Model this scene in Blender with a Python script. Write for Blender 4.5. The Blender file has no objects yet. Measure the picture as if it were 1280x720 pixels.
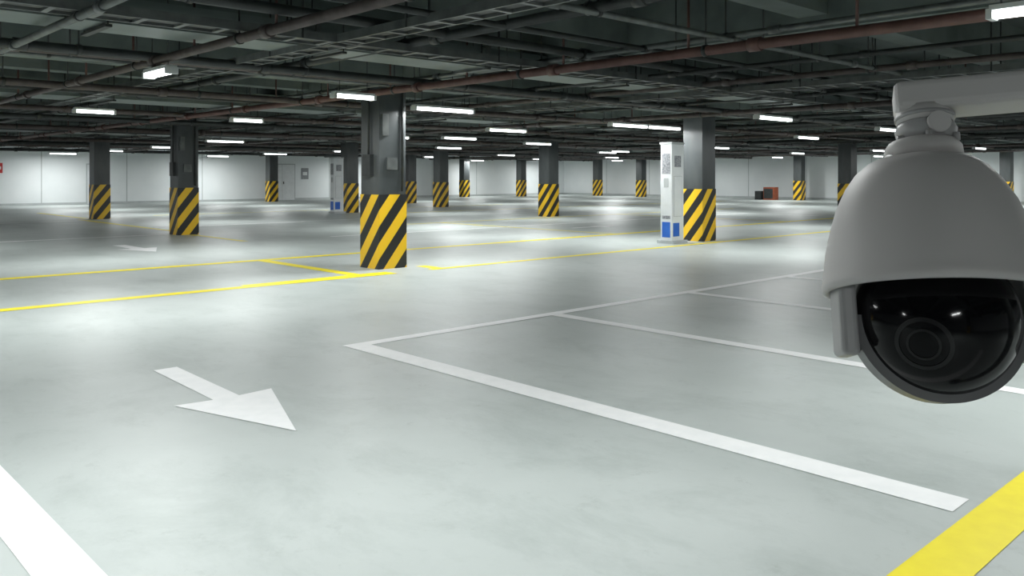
import bpy, bmesh, math, random
from mathutils import Vector, Matrix
random.seed(4)
scene = bpy.context.scene
try:
    scene.view_settings.view_transform = 'Standard'
    scene.view_settings.look = 'None'
except Exception: pass

# ---------------------------------------------------------------- materials
def new_mat(name):
    m = bpy.data.materials.new(name); m.use_nodes = True
    return m, m.node_tree.nodes, m.node_tree.links, m.node_tree.nodes['Principled BSDF']

def noisy(name, c1, c2, scale=3.0, rough=0.6, metallic=0.0, detail=6, bump=0.0, spec=0.5, stretch=(1,1,1), coat=0.0):
    m, n, l, b = new_mat(name)
    tc = n.new('ShaderNodeTexCoord'); mp = n.new('ShaderNodeMapping')
    mp.inputs['Scale'].default_value = stretch
    l.new(tc.outputs['Object'], mp.inputs['Vector'])
    t = n.new('ShaderNodeTexNoise'); t.inputs['Scale'].default_value = scale; t.inputs['Detail'].default_value = detail
    l.new(mp.outputs[0], t.inputs['Vector'])
    r = n.new('ShaderNodeValToRGB')
    r.color_ramp.elements[0].position = 0.3; r.color_ramp.elements[1].position = 0.7
    r.color_ramp.elements[0].color = (*c1, 1); r.color_ramp.elements[1].color = (*c2, 1)
    l.new(t.outputs['Fac'], r.inputs['Fac']); l.new(r.outputs['Color'], b.inputs['Base Color'])
    b.inputs['Roughness'].default_value = rough; b.inputs['Metallic'].default_value = metallic
    b.inputs['Specular IOR Level'].default_value = spec
    b.inputs['Coat Weight'].default_value = coat
    if bump:
        bp = n.new('ShaderNodeBump'); bp.inputs['Strength'].default_value = bump; bp.inputs['Distance'].default_value = 0.01
        l.new(t.outputs['Fac'], bp.inputs['Height']); l.new(bp.outputs[0], b.inputs['Normal'])
    return m

def floor_mat():
    m, n, l, b = new_mat('epoxy_concrete')
    tc = n.new('ShaderNodeTexCoord')
    a = n.new('ShaderNodeTexNoise'); a.inputs['Scale'].default_value = 0.35; a.inputs['Detail'].default_value = 8; a.inputs['Roughness'].default_value = 0.6
    l.new(tc.outputs['Object'], a.inputs['Vector'])
    r = n.new('ShaderNodeValToRGB')
    r.color_ramp.elements[0].position = 0.33; r.color_ramp.elements[1].position = 0.66
    r.color_ramp.elements[0].color = (0.43, 0.475, 0.46, 1); r.color_ramp.elements[1].color = (0.53, 0.575, 0.56, 1)
    l.new(a.outputs['Fac'], r.inputs['Fac'])
    # fine worn streaks
    f = n.new('ShaderNodeTexNoise'); f.inputs['Scale'].default_value = 1.6; f.inputs['Detail'].default_value = 14; f.inputs['Roughness'].default_value = 0.75; f.inputs['Distortion'].default_value = 0.3
    mp = n.new('ShaderNodeMapping'); mp.inputs['Scale'].default_value = (1, 0.6, 1)
    l.new(tc.outputs['Object'], mp.inputs['Vector']); l.new(mp.outputs[0], f.inputs['Vector'])
    r2 = n.new('ShaderNodeValToRGB')
    r2.color_ramp.elements[0].position = 0.36; r2.color_ramp.elements[1].position = 0.52
    r2.color_ramp.elements[0].color = (0.78, 0.80, 0.79, 1); r2.color_ramp.elements[1].color = (1, 1, 1, 1)
    l.new(f.outputs['Fac'], r2.inputs['Fac'])
    mx = n.new('ShaderNodeMix'); mx.data_type = 'RGBA'; mx.blend_type = 'MULTIPLY'; mx.inputs['Factor'].default_value = 0.7
    l.new(r.outputs['Color'], mx.inputs['A']); l.new(r2.outputs['Color'], mx.inputs['B'])
    # small stains
    g = n.new('ShaderNodeTexNoise'); g.inputs['Scale'].default_value = 4.0; g.inputs['Detail'].default_value = 8; g.inputs['Roughness'].default_value = 0.8
    l.new(tc.outputs['Object'], g.inputs['Vector'])
    r3 = n.new('ShaderNodeValToRGB')
    r3.color_ramp.elements[0].position = 0.58; r3.color_ramp.elements[1].position = 0.70
    r3.color_ramp.elements[0].color = (1,1,1, 1); r3.color_ramp.elements[1].color = (0.80, 0.81, 0.80, 1)
    l.new(g.outputs['Fac'], r3.inputs['Fac'])
    mx2 = n.new('ShaderNodeMix'); mx2.data_type = 'RGBA'; mx2.blend_type = 'MULTIPLY'; mx2.inputs['Factor'].default_value = 0.8
    l.new(mx.outputs['Result'], mx2.inputs['A']); l.new(r3.outputs['Color'], mx2.inputs['B'])
    l.new(mx2.outputs['Result'], b.inputs['Base Color'])
    rr = n.new('ShaderNodeMapRange'); rr.inputs['To Min'].default_value = 0.33; rr.inputs['To Max'].default_value = 0.55
    l.new(f.outputs['Fac'], rr.inputs['Value']); l.new(rr.outputs['Result'], b.inputs['Roughness'])
    b.inputs['Specular IOR Level'].default_value = 0.4
    bp = n.new('ShaderNodeBump'); bp.inputs['Strength'].default_value = 0.10; bp.inputs['Distance'].default_value = 0.01
    l.new(f.outputs['Fac'], bp.inputs['Height']); l.new(bp.outputs[0], b.inputs['Normal'])
    return m

def stripe_mat():
    m, n, l, b = new_mat('hazard_stripes')
    tc = n.new('ShaderNodeTexCoord'); s = n.new('ShaderNodeSeparateXYZ'); l.new(tc.outputs['Object'], s.inputs[0])
    def mth(op, a, bb=None):
        q = n.new('ShaderNodeMath'); q.operation = op
        for i, v in enumerate((a, bb)):
            if v is None: continue
            if isinstance(v, (int, float)): q.inputs[i].default_value = v
            else: l.new(v, q.inputs[i])
        return q.outputs[0]
    u = mth('SUBTRACT', s.outputs['X'], s.outputs['Y'])
    v = mth('SUBTRACT', u, mth('MULTIPLY', s.outputs['Z'], 0.8))
    fr = mth('FRACT', mth('ADD', mth('MULTIPLY', v, 1/0.42), 20.3))
    st = mth('GREATER_THAN', fr, 0.5)
    mx = n.new('ShaderNodeMix'); mx.data_type = 'RGBA'
    mx.inputs['A'].default_value = (0.02, 0.022, 0.022, 1); mx.inputs['B'].default_value = (0.90, 0.56, 0.02, 1)
    l.new(st, mx.inputs['Factor']); l.new(mx.outputs['Result'], b.inputs['Base Color'])
    b.inputs['Roughness'].default_value = 0.4
    return m

def emis(name, col, s):
    m, n, l, b = new_mat(name)
    b.inputs['Base Color'].default_value = (*col, 1)
    b.inputs['Emission Color'].default_value = (*col, 1); b.inputs['Emission Strength'].default_value = s
    return m

M_floor = floor_mat(); M_stripe = stripe_mat()
M_wall = noisy('painted_wall', (0.80,0.84,0.85), (0.86,0.89,0.90), 0.8, 0.55)
M_seam = noisy('wall_seam', (0.45,0.48,0.48), (0.52,0.55,0.55), 3, 0.7)
M_skirt = noisy('wall_dado', (0.45,0.49,0.49), (0.55,0.58,0.58), 2, 0.6)
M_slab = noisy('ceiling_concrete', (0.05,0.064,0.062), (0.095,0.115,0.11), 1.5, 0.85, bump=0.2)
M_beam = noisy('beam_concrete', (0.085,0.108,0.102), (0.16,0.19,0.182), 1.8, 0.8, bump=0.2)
M_pillar = noisy('pillar_paint', (0.05,0.058,0.060), (0.09,0.10,0.103), 2.5, 0.4, bump=0.1, stretch=(1,1,0.4))
M_white = noisy('white_paint', (0.88,0.90,0.90), (0.95,0.96,0.96), 9, 0.5)
M_yellow = noisy('yellow_paint', (0.88,0.74,0.01), (0.95,0.82,0.015), 9, 0.5)
M_pyel = noisy('pale_yellow_paint', (0.82,0.73,0.08), (0.90,0.80,0.12), 9, 0.5)
M_rust = noisy('rust_pipe', (0.085,0.04,0.034), (0.14,0.07,0.06), 6, 0.5)
M_brown = noisy('brown_grey_pipe', (0.05,0.038,0.036), (0.095,0.076,0.072), 6, 0.5)
M_grey = noisy('galvanised_steel', (0.10,0.11,0.11), (0.17,0.185,0.18), 6, 0.45, metallic=0.4)
M_dark = noisy('dark_pipe', (0.018,0.021,0.021), (0.035,0.04,0.04), 6, 0.5)
M_duct = noisy('duct_metal', (0.12,0.15,0.143), (0.17,0.20,0.192), 2, 0.5, metallic=0.2)
M_cab = noisy('cabinet_white', (0.72,0.75,0.76), (0.80,0.83,0.84), 4, 0.4)
M_blue = noisy('blue_panel', (0.02,0.12,0.55), (0.03,0.17,0.65), 4, 0.4)
M_text = noisy('print_grey', (0.15,0.16,0.18), (0.45,0.46,0.48), 30, 0.5)
M_red = noisy('red_paint', (0.45,0.02,0.02), (0.6,0.04,0.03), 4, 0.4)
M_orange = noisy('orange_box', (0.22,0.05,0.025), (0.32,0.09,0.04), 4, 0.5)
M_tube = emis('fluorescent_tube', (0.96,1.0,1.0), 6.0)
M_house = noisy('lamp_housing', (0.6,0.63,0.62), (0.7,0.72,0.71), 4, 0.4)
M_cam = noisy('camera_white_plastic', (0.55,0.535,0.53), (0.575,0.56,0.555), 4, 0.5, spec=0.4)
M_camg = noisy('camera_grey_plastic', (0.36,0.36,0.365), (0.39,0.39,0.395), 4, 0.45)
M_rim = noisy('camera_dark_trim', (0.12,0.12,0.125), (0.15,0.15,0.155), 4, 0.4)
M_glass = noisy('smoked_dome', (0.002,0.002,0.003), (0.004,0.004,0.005), 4, 0.10, spec=0.25)
M_lens = noisy('lens_interior', (0.008,0.008,0.009), (0.014,0.014,0.015), 8, 0.3, spec=0.4)

# ---------------------------------------------------------------- builders
class B:
    def __init__(s, name, mats):
        s.name = name; s.mats = mats; s.bm = bmesh.new()
    def box(s, x0,x1,y0,y1,z0,z1, m=0):
        ps = [(x,y,z) for z in (z0,z1) for y in (y0,y1) for x in (x0,x1)]
        v = [s.bm.verts.new(p) for p in ps]
        for q in ((0,2,3,1),(4,5,7,6),(0,1,5,4),(2,6,7,3),(0,4,6,2),(1,3,7,5)):
            f = s.bm.faces.new([v[i] for i in q]); f.material_index = m
        return s
    def cyl(s, p0, p1, r, m=0, seg=10, r2=None):
        p0 = Vector(p0); p1 = Vector(p1); d = p1-p0
        q = d.to_track_quat('Z','Y').to_matrix()
        r2 = r if r2 is None else r2
        a=[]; b=[]
        for i in range(seg):
            t = 2*math.pi*i/seg; o = Vector((math.cos(t), math.sin(t), 0))
            a.append(s.bm.verts.new(p0+q@(o*r))); b.append(s.bm.verts.new(p1+q@(o*r2)))
        for i in range(seg):
            j=(i+1)%seg
            f = s.bm.faces.new((a[i],a[j],b[j],b[i])); f.material_index = m; f.smooth = True
        for c in (list(reversed(a)), b):
            f = s.bm.faces.new(c); f.material_index = m
        return s
    def poly(s, pts, z, m=0):
        f = s.bm.faces.new([s.bm.verts.new((x,y,z)) for x,y in pts]); f.material_index = m
        if f.normal.z < 0: f.normal_flip()
        return s
    def lathe(s, prof, m=0, seg=64, center=(0,0,0)):
        rings=[]; c=Vector(center)
        for r,z in prof:
            if r < 1e-6: rings.append([s.bm.verts.new(c+Vector((0,0,z)))])
            else: rings.append([s.bm.verts.new(c+Vector((r*math.cos(2*math.pi*i/seg), r*math.sin(2*math.pi*i/seg), z))) for i in range(seg)])
        for a,b in zip(rings[:-1], rings[1:]):
            for i in range(seg):
                j=(i+1)%seg
                if len(a)==1 and len(b)==1: continue
                if len(a)==1: vs=(a[0],b[i],b[j])
                elif len(b)==1: vs=(a[i],b[0],a[j])
                else: vs=(a[i],b[i],b[j],a[j])
                f=s.bm.faces.new(vs); f.material_index=m; f.smooth=True
        return s
    def done(s, parent=None, loc=(0,0,0), bevel=0, fix=True):
        if fix: bmesh.ops.recalc_face_normals(s.bm, faces=s.bm.faces)
        me = bpy.data.meshes.new(s.name); s.bm.to_mesh(me); s.bm.free()
        for m in s.mats: me.materials.append(m)
        o = bpy.data.objects.new(s.name, me); scene.collection.objects.link(o)
        o.location = loc
        if parent: o.parent = parent
        if bevel:
            bv = o.modifiers.new('bevel','BEVEL'); bv.width = bevel; bv.segments = 3; bv.limit_method='ANGLE'; bv.angle_limit=math.radians(40)
        return o

X0,X1,Y0,Y1 = -12.0, 51.0, -10.0, 48.0
H = 3.7
# ---------------------------------------------------------------- room shell
B('floor',[M_floor]).box(X0,X1,Y0,Y1,-0.2,0).done()
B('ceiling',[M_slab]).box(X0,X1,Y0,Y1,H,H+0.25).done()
def wall(name, x0,x1,y0,y1):
    return B(name,[M_wall]).box(x0,x1,y0,y1,0,H).done()
wall('wall_left', X0,X1,Y1,Y1+0.25)
wall('wall_right', X1,X1+0.25,Y0,Y1)
wall('wall_back', X0,X1,Y0-0.25,Y0)
wall('wall_near', X0-0.25,X0,Y0,Y1)
t = B('trim_1',[M_seam]); x = X0+3
while x < X1-1:
    t.box(x,x+0.04,Y1-0.012,Y1,0.12,H); x += 4.2
t.done()
t = B('trim_2',[M_seam]); y = Y0+3
while y < Y1-1:
    t.box(X1-0.012,X1,y,y+0.04,0.12,H); y += 4.2
t.done()
B('baseboard_left',[M_skirt]).box(X0,X1,Y1-0.03,Y1,0,0.12).done()
B('baseboard_right',[M_skirt]).box(X1-0.03,X1,Y0,Y1-0.03,0,0.12).done()
def door(name, x, w, h):
    b=B(name,[M_seam,M_cab,M_dark]); b.box(x-0.06,x+w+0.06,Y1-0.05,Y1-0.03,0,h+0.06,0); b.box(x,x+w,Y1-0.08,Y1-0.05,0.01,h,1)
    b.box(x+w/2-0.01,x+w/2+0.01,Y1-0.083,Y1-0.08,0.01,h,0); b.box(x+w/2+0.06,x+w/2+0.1,Y1-0.13,Y1-0.08,1.0,1.15,2); b.done()
door('door_1', 24.6, 1.7, 2.2)
door('door_2', 14.2, 1.0, 2.1)
def sign(name,x,y,z,w,h,m):
    b=B(name,[m,M_cab]); b.box(x,x+w,y-0.03,y,z,z+h,0); b.box(x+w*.2,x+w*.8,y-0.034,y-0.03,z+h*.35,z+h*.65,1); b.done()
sign('fire_sign', 9.95, Y1-0.001, 1.65, 0.32, 0.5, M_red)
sign('notice_board', 26.8, Y1-0.001, 1.3, 0.5, 0.7, M_text)

# ---------------------------------------------------------------- floor paint
def rects(name, rs, m, z=0.003):
    b=B(name,[m])
    for (x0,x1,y0,y1) in rs: b.poly([(x0,y0),(x1,y0),(x1,y1),(x0,y1)],z)
    b.done()
r=[(4.01,4.22,1.40,6.46),(4.22,26,6.32,6.46)]
for i in range(1,9): r.append((4.02+2.5*i, 4.18+2.5*i, 1.40, 6.32))
rects('parking_bay_lines', r, M_white)
rects('driveway_edge_line', [(0.85,1.06,-2,6.2)], M_white)
rects('kerb_yellow_line', [(1.5,26,1.12,1.345)], M_yellow)
r=[(-8,7.6,10.66,10.87),(5.2,7.6,10.87,10.98),(8.3,30,10.68,10.84),(-8,30,13.90,14.13),(6.92,7.13,10.98,13.90),(8.42,8.62,10.84,11.31)]
rects('yellow_bay_lines', r, M_yellow)
r=[(8.7,8.88,18.3,21.3),(8.9,9.1,22,31.2),(9.3,9.5,31.8,38),(14,34,21.25,21.4),(16.8,16.95,14.13,21.25),(25.5,25.65,14.13,21.25),(20,44,28,28.15),(12,30,32.6,32.75)]
rects('far_yellow_lines', r, M_pyel, 0.0032)
r=[(-6,8.4,21.8,22.0),(3,9,30.4,30.55),(11,30,18.2,18.33),(30,30.15,8,20),(14,40,25,25.12),(-4,-3.9,22,28),(2.5,2.65,22,28),(9.2,14,24.8,25.0)]
rects('far_white_lines', r, M_white, 0.0026)
def arrow(name,x,y,ang,L=2.15,hw=0.33,sw=0.09,hl=1.03):
    o=B(name,[M_white]).poly([(-hw,hl),(0,0),(hw,hl),(sw,hl*0.97),(sw,L),(-sw,L),(-sw,hl*0.97)],0.0036).done()
    o.location=(x,y,0); o.rotation_euler=(0,0,ang)
arrow('direction_arrow',2.47,4.48,math.radians(-1.5),hw=0.34)
arrow('direction_arrow',6.3,17.0,0,hw=0.4,sw=0.13)
arrow('direction_arrow',20,16.5,math.pi/2)

# ---------------------------------------------------------------- pillars
def pillar(x,y,s=0.52,extra=0):
    h=s/2; b=B('striped_pillar',[M_pillar,M_stripe,M_dark,M_grey])
    b.box(-h,h,-h,h,0,H,0)
    g=h+0.012
    b.box(-g,g,-g,g,0,1.2,1)
    b.box(-h-0.02,h+0.02,-h-0.02,h+0.02,2.95,3.1,0)
    if extra:
        b.box(-h-0.07,-h,-0.1,0.12,1.5,1.85,2)
        b.cyl((-h-0.03,0.0,1.85),(-h-0.03,0.0,H),0.018,2)
        b.box(-0.12,0.08,-h-0.03,-h,1.6,1.8,3)
        b.box(-0.22,-0.10,-h-0.04,-h,2.15,2.5,3)
        b.cyl((0.17,-h-0.03,1.25),(0.17,-h-0.03,H),0.022,2)
    b.done(loc=(x,y,0))
P=[(7.97,11.58,1),(16.63,11.34,0),(8.73,21.64,1),(9.73,31.5,0),(22.5,21.97,0),(25.5,32.2,0),(18.9,29.9,0),(23.6,45.7,0),
   (27.9,38.0,0),(38.9,46.4,0),(43.0,44.8,0),(49.0,42.6,0),(48.2,37.8,0),(48.9,26.0,0),(32.2,15.1,0),(49.5,14.6,0),
   (7.9,-7,0),(-2.5,11.5,0),(-2,21.7,0),(-1,31.5,0),(-2.5,-7,0)]
for x,y,e in P: pillar(x,y,0.52,e)

def cabinet(x,y):
    b=B('charging_cabinet',[M_cab,M_blue,M_text,M_seam])
    b.box(-0.24,0.30,-0.20,0.24,0,0.07,3)
    b.box(-0.22,0.22,-0.15,0.15,0.07,2.2,0)
    b.box(-0.225,-0.22,-0.11,0.11,0.14,0.48,1)
    b.box(-0.225,-0.22,-0.11,0.11,0.55,0.62,2)
    b.box(-0.225,-0.22,-0.11,0.11,1.55,2.0,2)
    b.box(-0.226,-0.22,-0.06,0.06,1.25,1.45,3)
    b.box(-0.17,0.06,-0.155,-0.15,0.16,0.46,1)
    b.box(-0.12,0.12,-0.155,-0.15,1.7,1.95,2)
    b.box(-0.15,0.15,-0.155,-0.15,0.6,1.5,3)
    b.box(-0.14,0.14,-0.158,-0.155,0.61,1.49,0)
    b.box(-0.235,0.235,-0.165,0.165,2.2,2.25,3)
    b.done(loc=(x,y,0),bevel=0.008)
cabinet(15.52,11.3); cabinet(18.15,29.65)
B('fire_riser_pipe',[M_red]).cyl((26.9,38.1,0),(26.9,38.1,H),0.13).cyl((26.9,38.1,0),(26.9,38.1,0.06),0.2).cyl((26.9,38.1,1.2),(26.9,38.1,1.3),0.17).cyl((26.9,38.1,2.4),(26.9,38.1,2.5),0.17).done()
b=B('hydrant_cabinet',[M_orange,M_dark]); b.box(47.9,48.5,27.2,27.9,0,0.8,0); b.box(47.88,47.9,27.25,27.85,0.1,0.7,1); b.box(47.9,48.5,28.1,28.5,0,0.55,1); b.done()

# ---------------------------------------------------------------- ceiling structure
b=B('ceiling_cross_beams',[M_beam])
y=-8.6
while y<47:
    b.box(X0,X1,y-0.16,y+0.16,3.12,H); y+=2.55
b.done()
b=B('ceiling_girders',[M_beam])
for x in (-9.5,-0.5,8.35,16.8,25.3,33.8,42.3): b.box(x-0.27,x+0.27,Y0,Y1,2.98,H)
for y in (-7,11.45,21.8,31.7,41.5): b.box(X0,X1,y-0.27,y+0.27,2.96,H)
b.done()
def duct(y,z0,z1,w,xa,xb):
    b=B('ventilation_duct',[M_duct,M_grey,M_dark]); b.box(xa,xb,y-w/2,y+w/2,z0,z1,0)
    x=xa+1.2
    while x<xb:
        b.box(x-0.03,x+0.03,y-w/2-0.03,y+w/2+0.03,z0-0.03,z1+0.03,1)
        for s in (-1,1): b.cyl((x+.3,y+s*(w/2+.03),z0-0.02),(x+.3,y+s*(w/2+.03),H),0.008,2,6)
        b.box(x+.27,x+.33,y-w/2-.05,y+w/2+.05,z0-0.045,z0-0.02,2)
        x+=2.4
    b.done()
duct(15.6,2.82,3.08,0.9,X0+1,31.4); duct(27.5,2.8,3.06,0.9,X0+1,X1-2)
duct(8.2,2.86,3.1,0.6,X0+1,30)
def pipe(name,m,axis,c,z,r,a,bb):
    b=B(name,[m,M_dark])
    P0=(lambda u,zz: (c,u,zz)) if axis=='y' else (lambda u,zz:(u,c,zz))
    b.cyl(P0(a,z),P0(bb,z),r,0,12)
    u=a+1.1
    while u<bb-0.3:
        b.cyl(P0(u,z),P0(u+0.12,z),r*1.35,0,12)
        b.cyl(P0(u+0.6,z),P0(u+0.6,H),0.009,1,6)
        b.cyl(P0(u+0.58,z),P0(u+0.62,z),r*1.2,1,12)
        u+=2.6
    b.done()
for c,z,r_,m in ((7.0,2.72,0.05,M_rust),(3.45,2.75,0.045,M_brown),(2.1,2.78,0.035,M_grey),(7.35,2.9,0.03,M_grey),(5.3,2.9,0.05,M_dark),(9.3,2.86,0.03,M_dark),(10.6,2.85,0.04,M_brown),(12.4,2.9,0.06,M_dark),(13.3,2.86,0.03,M_dark),(14.6,2.75,0.05,M_brown),(17.6,2.82,0.04,M_dark),(19.7,2.8,0.05,M_dark),(21.5,2.85,0.06,M_dark),(24,2.75,0.05,M_brown),(26.2,2.8,0.05,M_dark),(28.5,2.75,0.06,M_dark),(31.6,2.8,0.06,M_dark),(37,2.72,0.06,M_brown),(41,2.72,0.07,M_dark),(46,2.75,0.07,M_brown),(-3.3,2.75,0.05,M_brown)):
    pipe('sprinkler_pipe',m,'y',c,z,r_,Y0,Y1)
for c,z,r_,m in ((4.6,2.85,0.03,M_grey),(5.7,2.88,0.03,M_dark),(6.6,2.92,0.05,M_dark),(9.4,2.80,0.05,M_dark),(9.7,2.80,0.03,M_brown),(10.5,2.86,0.025,M_grey),(12.6,2.74,0.05,M_brown),(13.2,2.8,0.04,M_dark),(14.3,2.84,0.035,M_dark),(17.3,2.76,0.05,M_brown),(19.2,2.72,0.05,M_dark),(20.6,2.78,0.05,M_dark),(23.4,2.72,0.06,M_brown),(25.2,2.76,0.05,M_dark),(30.6,2.72,0.06,M_brown),(34,2.7,0.07,M_dark),(37.2,2.72,0.06,M_brown),(44,2.72,0.07,M_dark),(-3,2.8,0.05,M_brown)):
    pipe('service_pipe',m,'x',c,z,r_,X0,X1)
def tray(axis,c,z,w,a,bb):
    b=B('cable_tray',[M_grey,M_dark])
    def bx(u0,u1,v0,v1,z0,z1,m):
        if axis=='x': b.box(u0,u1,v0,v1,z0,z1,m)
        else: b.box(v0,v1,u0,u1,z0,z1,m)
    bx(a,bb,c-w/2,c-w/2+0.02,z,z+0.08,0); bx(a,bb,c+w/2-0.02,c+w/2,z,z+0.08,0)
    u=a+.2
    while u<bb: bx(u,u+.05,c-w/2+.02,c+w/2-.02,z,z+0.02,0); u+=0.35
    bx(a,bb,c-w/2+0.04,c+w/2-0.06,z+0.021,z+0.06,1)
    u=a+1
    while u<bb:
        for s in (-1,1): bx(u,u+.015,c+s*w/2-.008,c+s*w/2+.008,z,H,1)
        u+=2.5
    b.done()
tray('x',7.3,2.80,0.3,X0,X1); tray('x',18.3,2.80,0.35,X0,X1); tray('y',11.5,2.78,0.35,Y0,Y1); tray('y',4.5,2.80,0.25,Y0,Y1); tray('y',30,2.78,0.35,Y0,Y1)
b=B('sprinkler_heads',[M_rust,M_grey])
for X in (7.0,3.45,14.6,19.7,24):
    y=1.5
    while y<40:
        b.cyl((X,y,2.74),(X,y,3.35),0.014,0,6); b.cyl((X,y,3.35),(X,y,3.37),0.04,1,8); y+=1.7
b.done()

# ---------------------------------------------------------------- lamps
LZ=2.6
G=0.84           # overall lamp level
E=92
def lampmesh(L):
    h=L/2
    lb=B('fluorescent_lamp',[M_house,M_tube,M_dark])
    lb.box(-h-.02,h+.02,-0.06,0.06,0.03,0.065,0)
    lb.box(-h-.04,-h,-0.065,0.065,-0.03,0.04,0); lb.box(h,h+.04,-0.065,0.065,-0.03,0.04,0)
    for s in (-0.035,0.035): lb.cyl((-h,s,0),(h,s,0),0.022,1,10)
    for s in (-h*.75,h*.75): lb.cyl((s,0,0.065),(s,0,H-LZ),0.006,2,6)
    o=lb.done(); me=o.data; bpy.data.objects.remove(o); return me
LM={1.2:lampmesh(1.2),0.6:lampmesh(0.6)}
def lamp(x,y,rt=0,L=1.2,e=E):
    o=bpy.data.objects.new('fluorescent_lamp',LM[L]); scene.collection.objects.link(o); o.location=(x,y,LZ)
    if rt: o.rotation_euler=(0,0,math.pi/2)
    A=bpy.data.lights.new('tube_light','AREA'); A.shape='RECTANGLE'; A.size=L; A.size_y=0.12; A.energy=e*G; A.color=(0.975,1.0,0.99)
    lo=bpy.data.objects.new('tube_light',A); scene.collection.objects.link(lo); lo.parent=o; lo.location=(0,0,-0.035)
lamp(8.85,11.1,0,1.2,85)
for a in [(3.45,9.2,1,.6,80),(4.7,15.5,0,.6),(7.67,15.9,0,.6,75),(6.45,10.1,0,.6,75),(15.9,19.2,0,1.2),(14.0,15.1,0,1.2),(14.6,11.8,0,1.2,60),(15.85,11.8,0,1.2,60),(14.8,8.4,0,1.2),(23,12,0,1.2),(6.37,1.35,1,1.2,95),
    (14.0,20.0),(28.8,18.7),(29.8,24.6)]: lamp(*a)
for a in [(0.3,4.2,0,1.2,88),(2.5,2.6,1,1.2,60),(10.5,-1.5,0,1.2,130),(-2,8),(-1.5,14.5),(-2,-3),(4.5,-3),(15,-2,0,1.2,120),(-6,3),(20,3,0,1.2,120),(28,6),(36,4),(44,6),(0.5,10.5,0,1.2,105),(20.5,8.6)]: lamp(*a)  # strongest lamp here is added out of view to light the parking bays
for X in (3,12,21,30,39,47):
    for Y in (20.6,26.1,33,39.3,45.8):
        if (X,Y)==(12,20.6): continue
        lamp(X+random.uniform(-.8,.8),Y,0,1.2,130 if (Y>44 or X>45) else (125 if (Y>30 or X>35) else E))  # rows near the far walls are added, stronger, to brighten those walls
for X in (37,47):
    for Y in (11.9,16): lamp(X,Y,0,1.2,150 if X>45 else 120)  # pair by the right wall is likewise added stronger to brighten it

# ---------------------------------------------------------------- PTZ dome camera
th=math.radians(46.8)
fwd=Vector((math.cos(th),math.sin(th),0)); rgt=Vector((math.sin(th),-math.cos(th),0))
root=bpy.data.objects.new('dome_security_camera',None); scene.collection.objects.link(root)
D=0.95; k=D/1055
c=fwd*D+rgt*(528*k); root.location=(c.x,c.y,1.5-(398-220)*k)
tilt=math.radians(16)
root.rotation_euler=(-tilt,0,math.radians(-43.2-8))
def px(v): return v*k
NX=px(12)   # neck sits slightly off the ball axis
prof=[(0,222),(38,222),(42,218),(44,206),(52,203),(70,198),(84,186),(97,168),(110,142),(120,112),(127,84),(131,58),(133,46),(135,40),(134,32),(128,31),(124,38),(118,58),(100,68),(0,72)]
b=B('sun_shade',[M_cam]); b.lathe([(px(r)*0.97,px(z)) for r,z in prof],0,96); b.done(parent=root)
b=B('top_collar',[M_cam,M_camg]); C=(NX,0,0)
b.lathe([(px(r),px(z)) for r,z in [(0,232),(30,232),(42,229),(47,222),(48,206),(0,204)]],0,64,center=(NX*.5,0,0))
b.lathe([(px(r),px(z)) for r,z in [(0,262),(24,262),(34,256),(38,247),(36,236),(30,228),(0,228)]],1,64,center=C)
b.lathe([(px(r),px(z)) for r,z in [(0,300),(31,300),(32,268),(26,258),(0,257)]],0,64,center=C)
for a in range(6):
    t=a*math.pi/3+.3; b.cyl((NX+px(38)*math.cos(t),px(38)*math.sin(t),px(226)),(NX+px(38)*math.cos(t),px(38)*math.sin(t),px(236)),px(4.5),1,12)
b.cyl((NX+px(4),px(-42),px(247)),(NX+px(4),px(-34),px(247)),px(14),0,24)
b.done(parent=root)
b=B('smoked_ball',[M_glass]); N=40
b.lathe([(px(96)*math.sin(math.pi*i/N),px(96)*math.cos(math.pi*i/N)) for i in range(N+1)],0,72); b.done(parent=root)
b=B('yoke_ring',[M_rim]); seg=48; ring=[]
for i in range(seg+1):
    a=math.pi+math.pi*i/seg
    row=[]
    for (rr,yy) in ((92,-24),(103,-20),(103,12),(94,14)):
        row.append(b.bm.verts.new((px(rr)*math.cos(a),px(yy),px(rr)*math.sin(a))))
    ring.append(row)
for a_,b_ in zip(ring[:-1],ring[1:]):
    for q in range(4):
        f=b.bm.faces.new((a_[q],a_[(q+1)%4],b_[(q+1)%4],b_[q])); f.smooth=False
b.bm.faces.new(ring[0]); b.bm.faces.new(list(reversed(ring[-1])))
b.done(parent=root)
for nm,s in (('side_arm_1',-1),('side_arm_2',1)):
    b=B(nm,[M_camg])
    x0,x1=sorted((px(97)*s,px(119)*s))
    b.box(x0,x1,px(-28),px(26),px(-50),px(62)); b.done(parent=root,bevel=px(7))
b=B('lens_bezel',[M_lens,M_rim])
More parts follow.
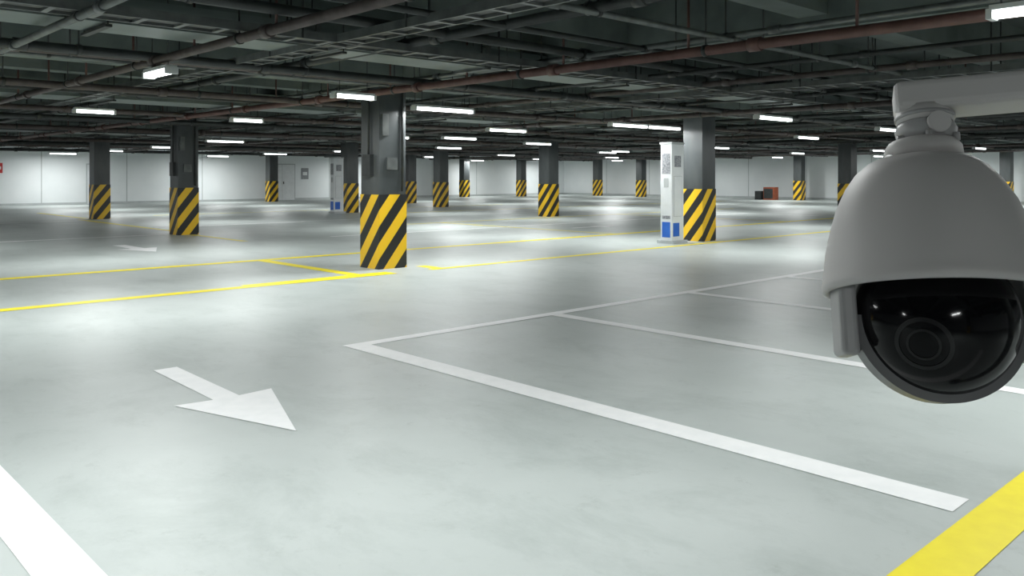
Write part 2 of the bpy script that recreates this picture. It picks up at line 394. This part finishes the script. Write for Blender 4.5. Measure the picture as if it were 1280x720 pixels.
for (R0,R1) in ((32,27),(19,16)):
    n=40; dirv=Vector((-0.42,-0.80,-0.42)).normalized(); q=dirv.to_track_quat('Z','Y').to_matrix()
    prev=None
    for i in range(n+1):
        t=2*math.pi*i/n; row=[]
        for R in (R0,R1):
            h_=math.sqrt(96.6**2-R*R); row.append(b.bm.verts.new(q@Vector((px(R)*math.cos(t),px(R)*math.sin(t),px(h_)))))
        if prev: f=b.bm.faces.new((prev[0],row[0],row[1],prev[1])); f.material_index=0; f.smooth=True
        prev=row
b.done(parent=root)
arm=bpy.data.objects.new('bracket',None); scene.collection.objects.link(arm); arm.parent=root; arm.location=(NX,0,0); arm.rotation_euler=(0,0,math.radians(-14))
b=B('bracket_arm',[M_cam]); b.box(px(-36),px(400),px(-34),px(30),px(270),px(310)); b.done(parent=arm,bevel=px(9))
b=B('bracket_socket',[M_cam,M_camg]); b.cyl((0,0,px(256)),(0,0,px(276)),px(35),0,40); b.cyl((0,0,px(262)),(0,0,px(267)),px(37),1,40); b.done(parent=arm)
b=B('mounting_plate',[M_camg]); b.box(px(392),px(404),px(-60),px(56),px(225),px(365)); b.done(parent=arm,bevel=px(3))
Mr=Matrix.Translation(root.location)@root.rotation_euler.to_matrix().to_4x4()
Ma=Mr@Matrix.Translation(arm.location)@arm.rotation_euler.to_matrix().to_4x4()
e=Ma@Vector((px(404)+0.05,0,px(295)))
b=B('camera_mast',[M_grey]); b.cyl((0,0,0),(0,0,H),0.05,0,32); b.cyl((0,0,0),(0,0,0.015),0.13,0,32); b.cyl((0,0,H-.015),(0,0,H),0.13,0,32); b.done(loc=(e.x,e.y,0))

# ---------------------------------------------------------------- world + camera
w=bpy.data.worlds.new('World'); scene.world=w; w.use_nodes=True
w.node_tree.nodes['Background'].inputs[0].default_value=(0.5,0.55,0.55,1); w.node_tree.nodes['Background'].inputs[1].default_value=0.1
cd=bpy.data.cameras.new('camera'); cam=bpy.data.objects.new('camera',cd); scene.collection.objects.link(cam)
cd.sensor_width=36; cd.lens=36*1055/1280; cd.shift_y=-140/1280; cd.clip_start=0.05; cd.clip_end=300
cam.location=(0,0,1.5); cam.rotation_euler=(math.pi/2,0,math.radians(-43.2))
scene.camera=cam
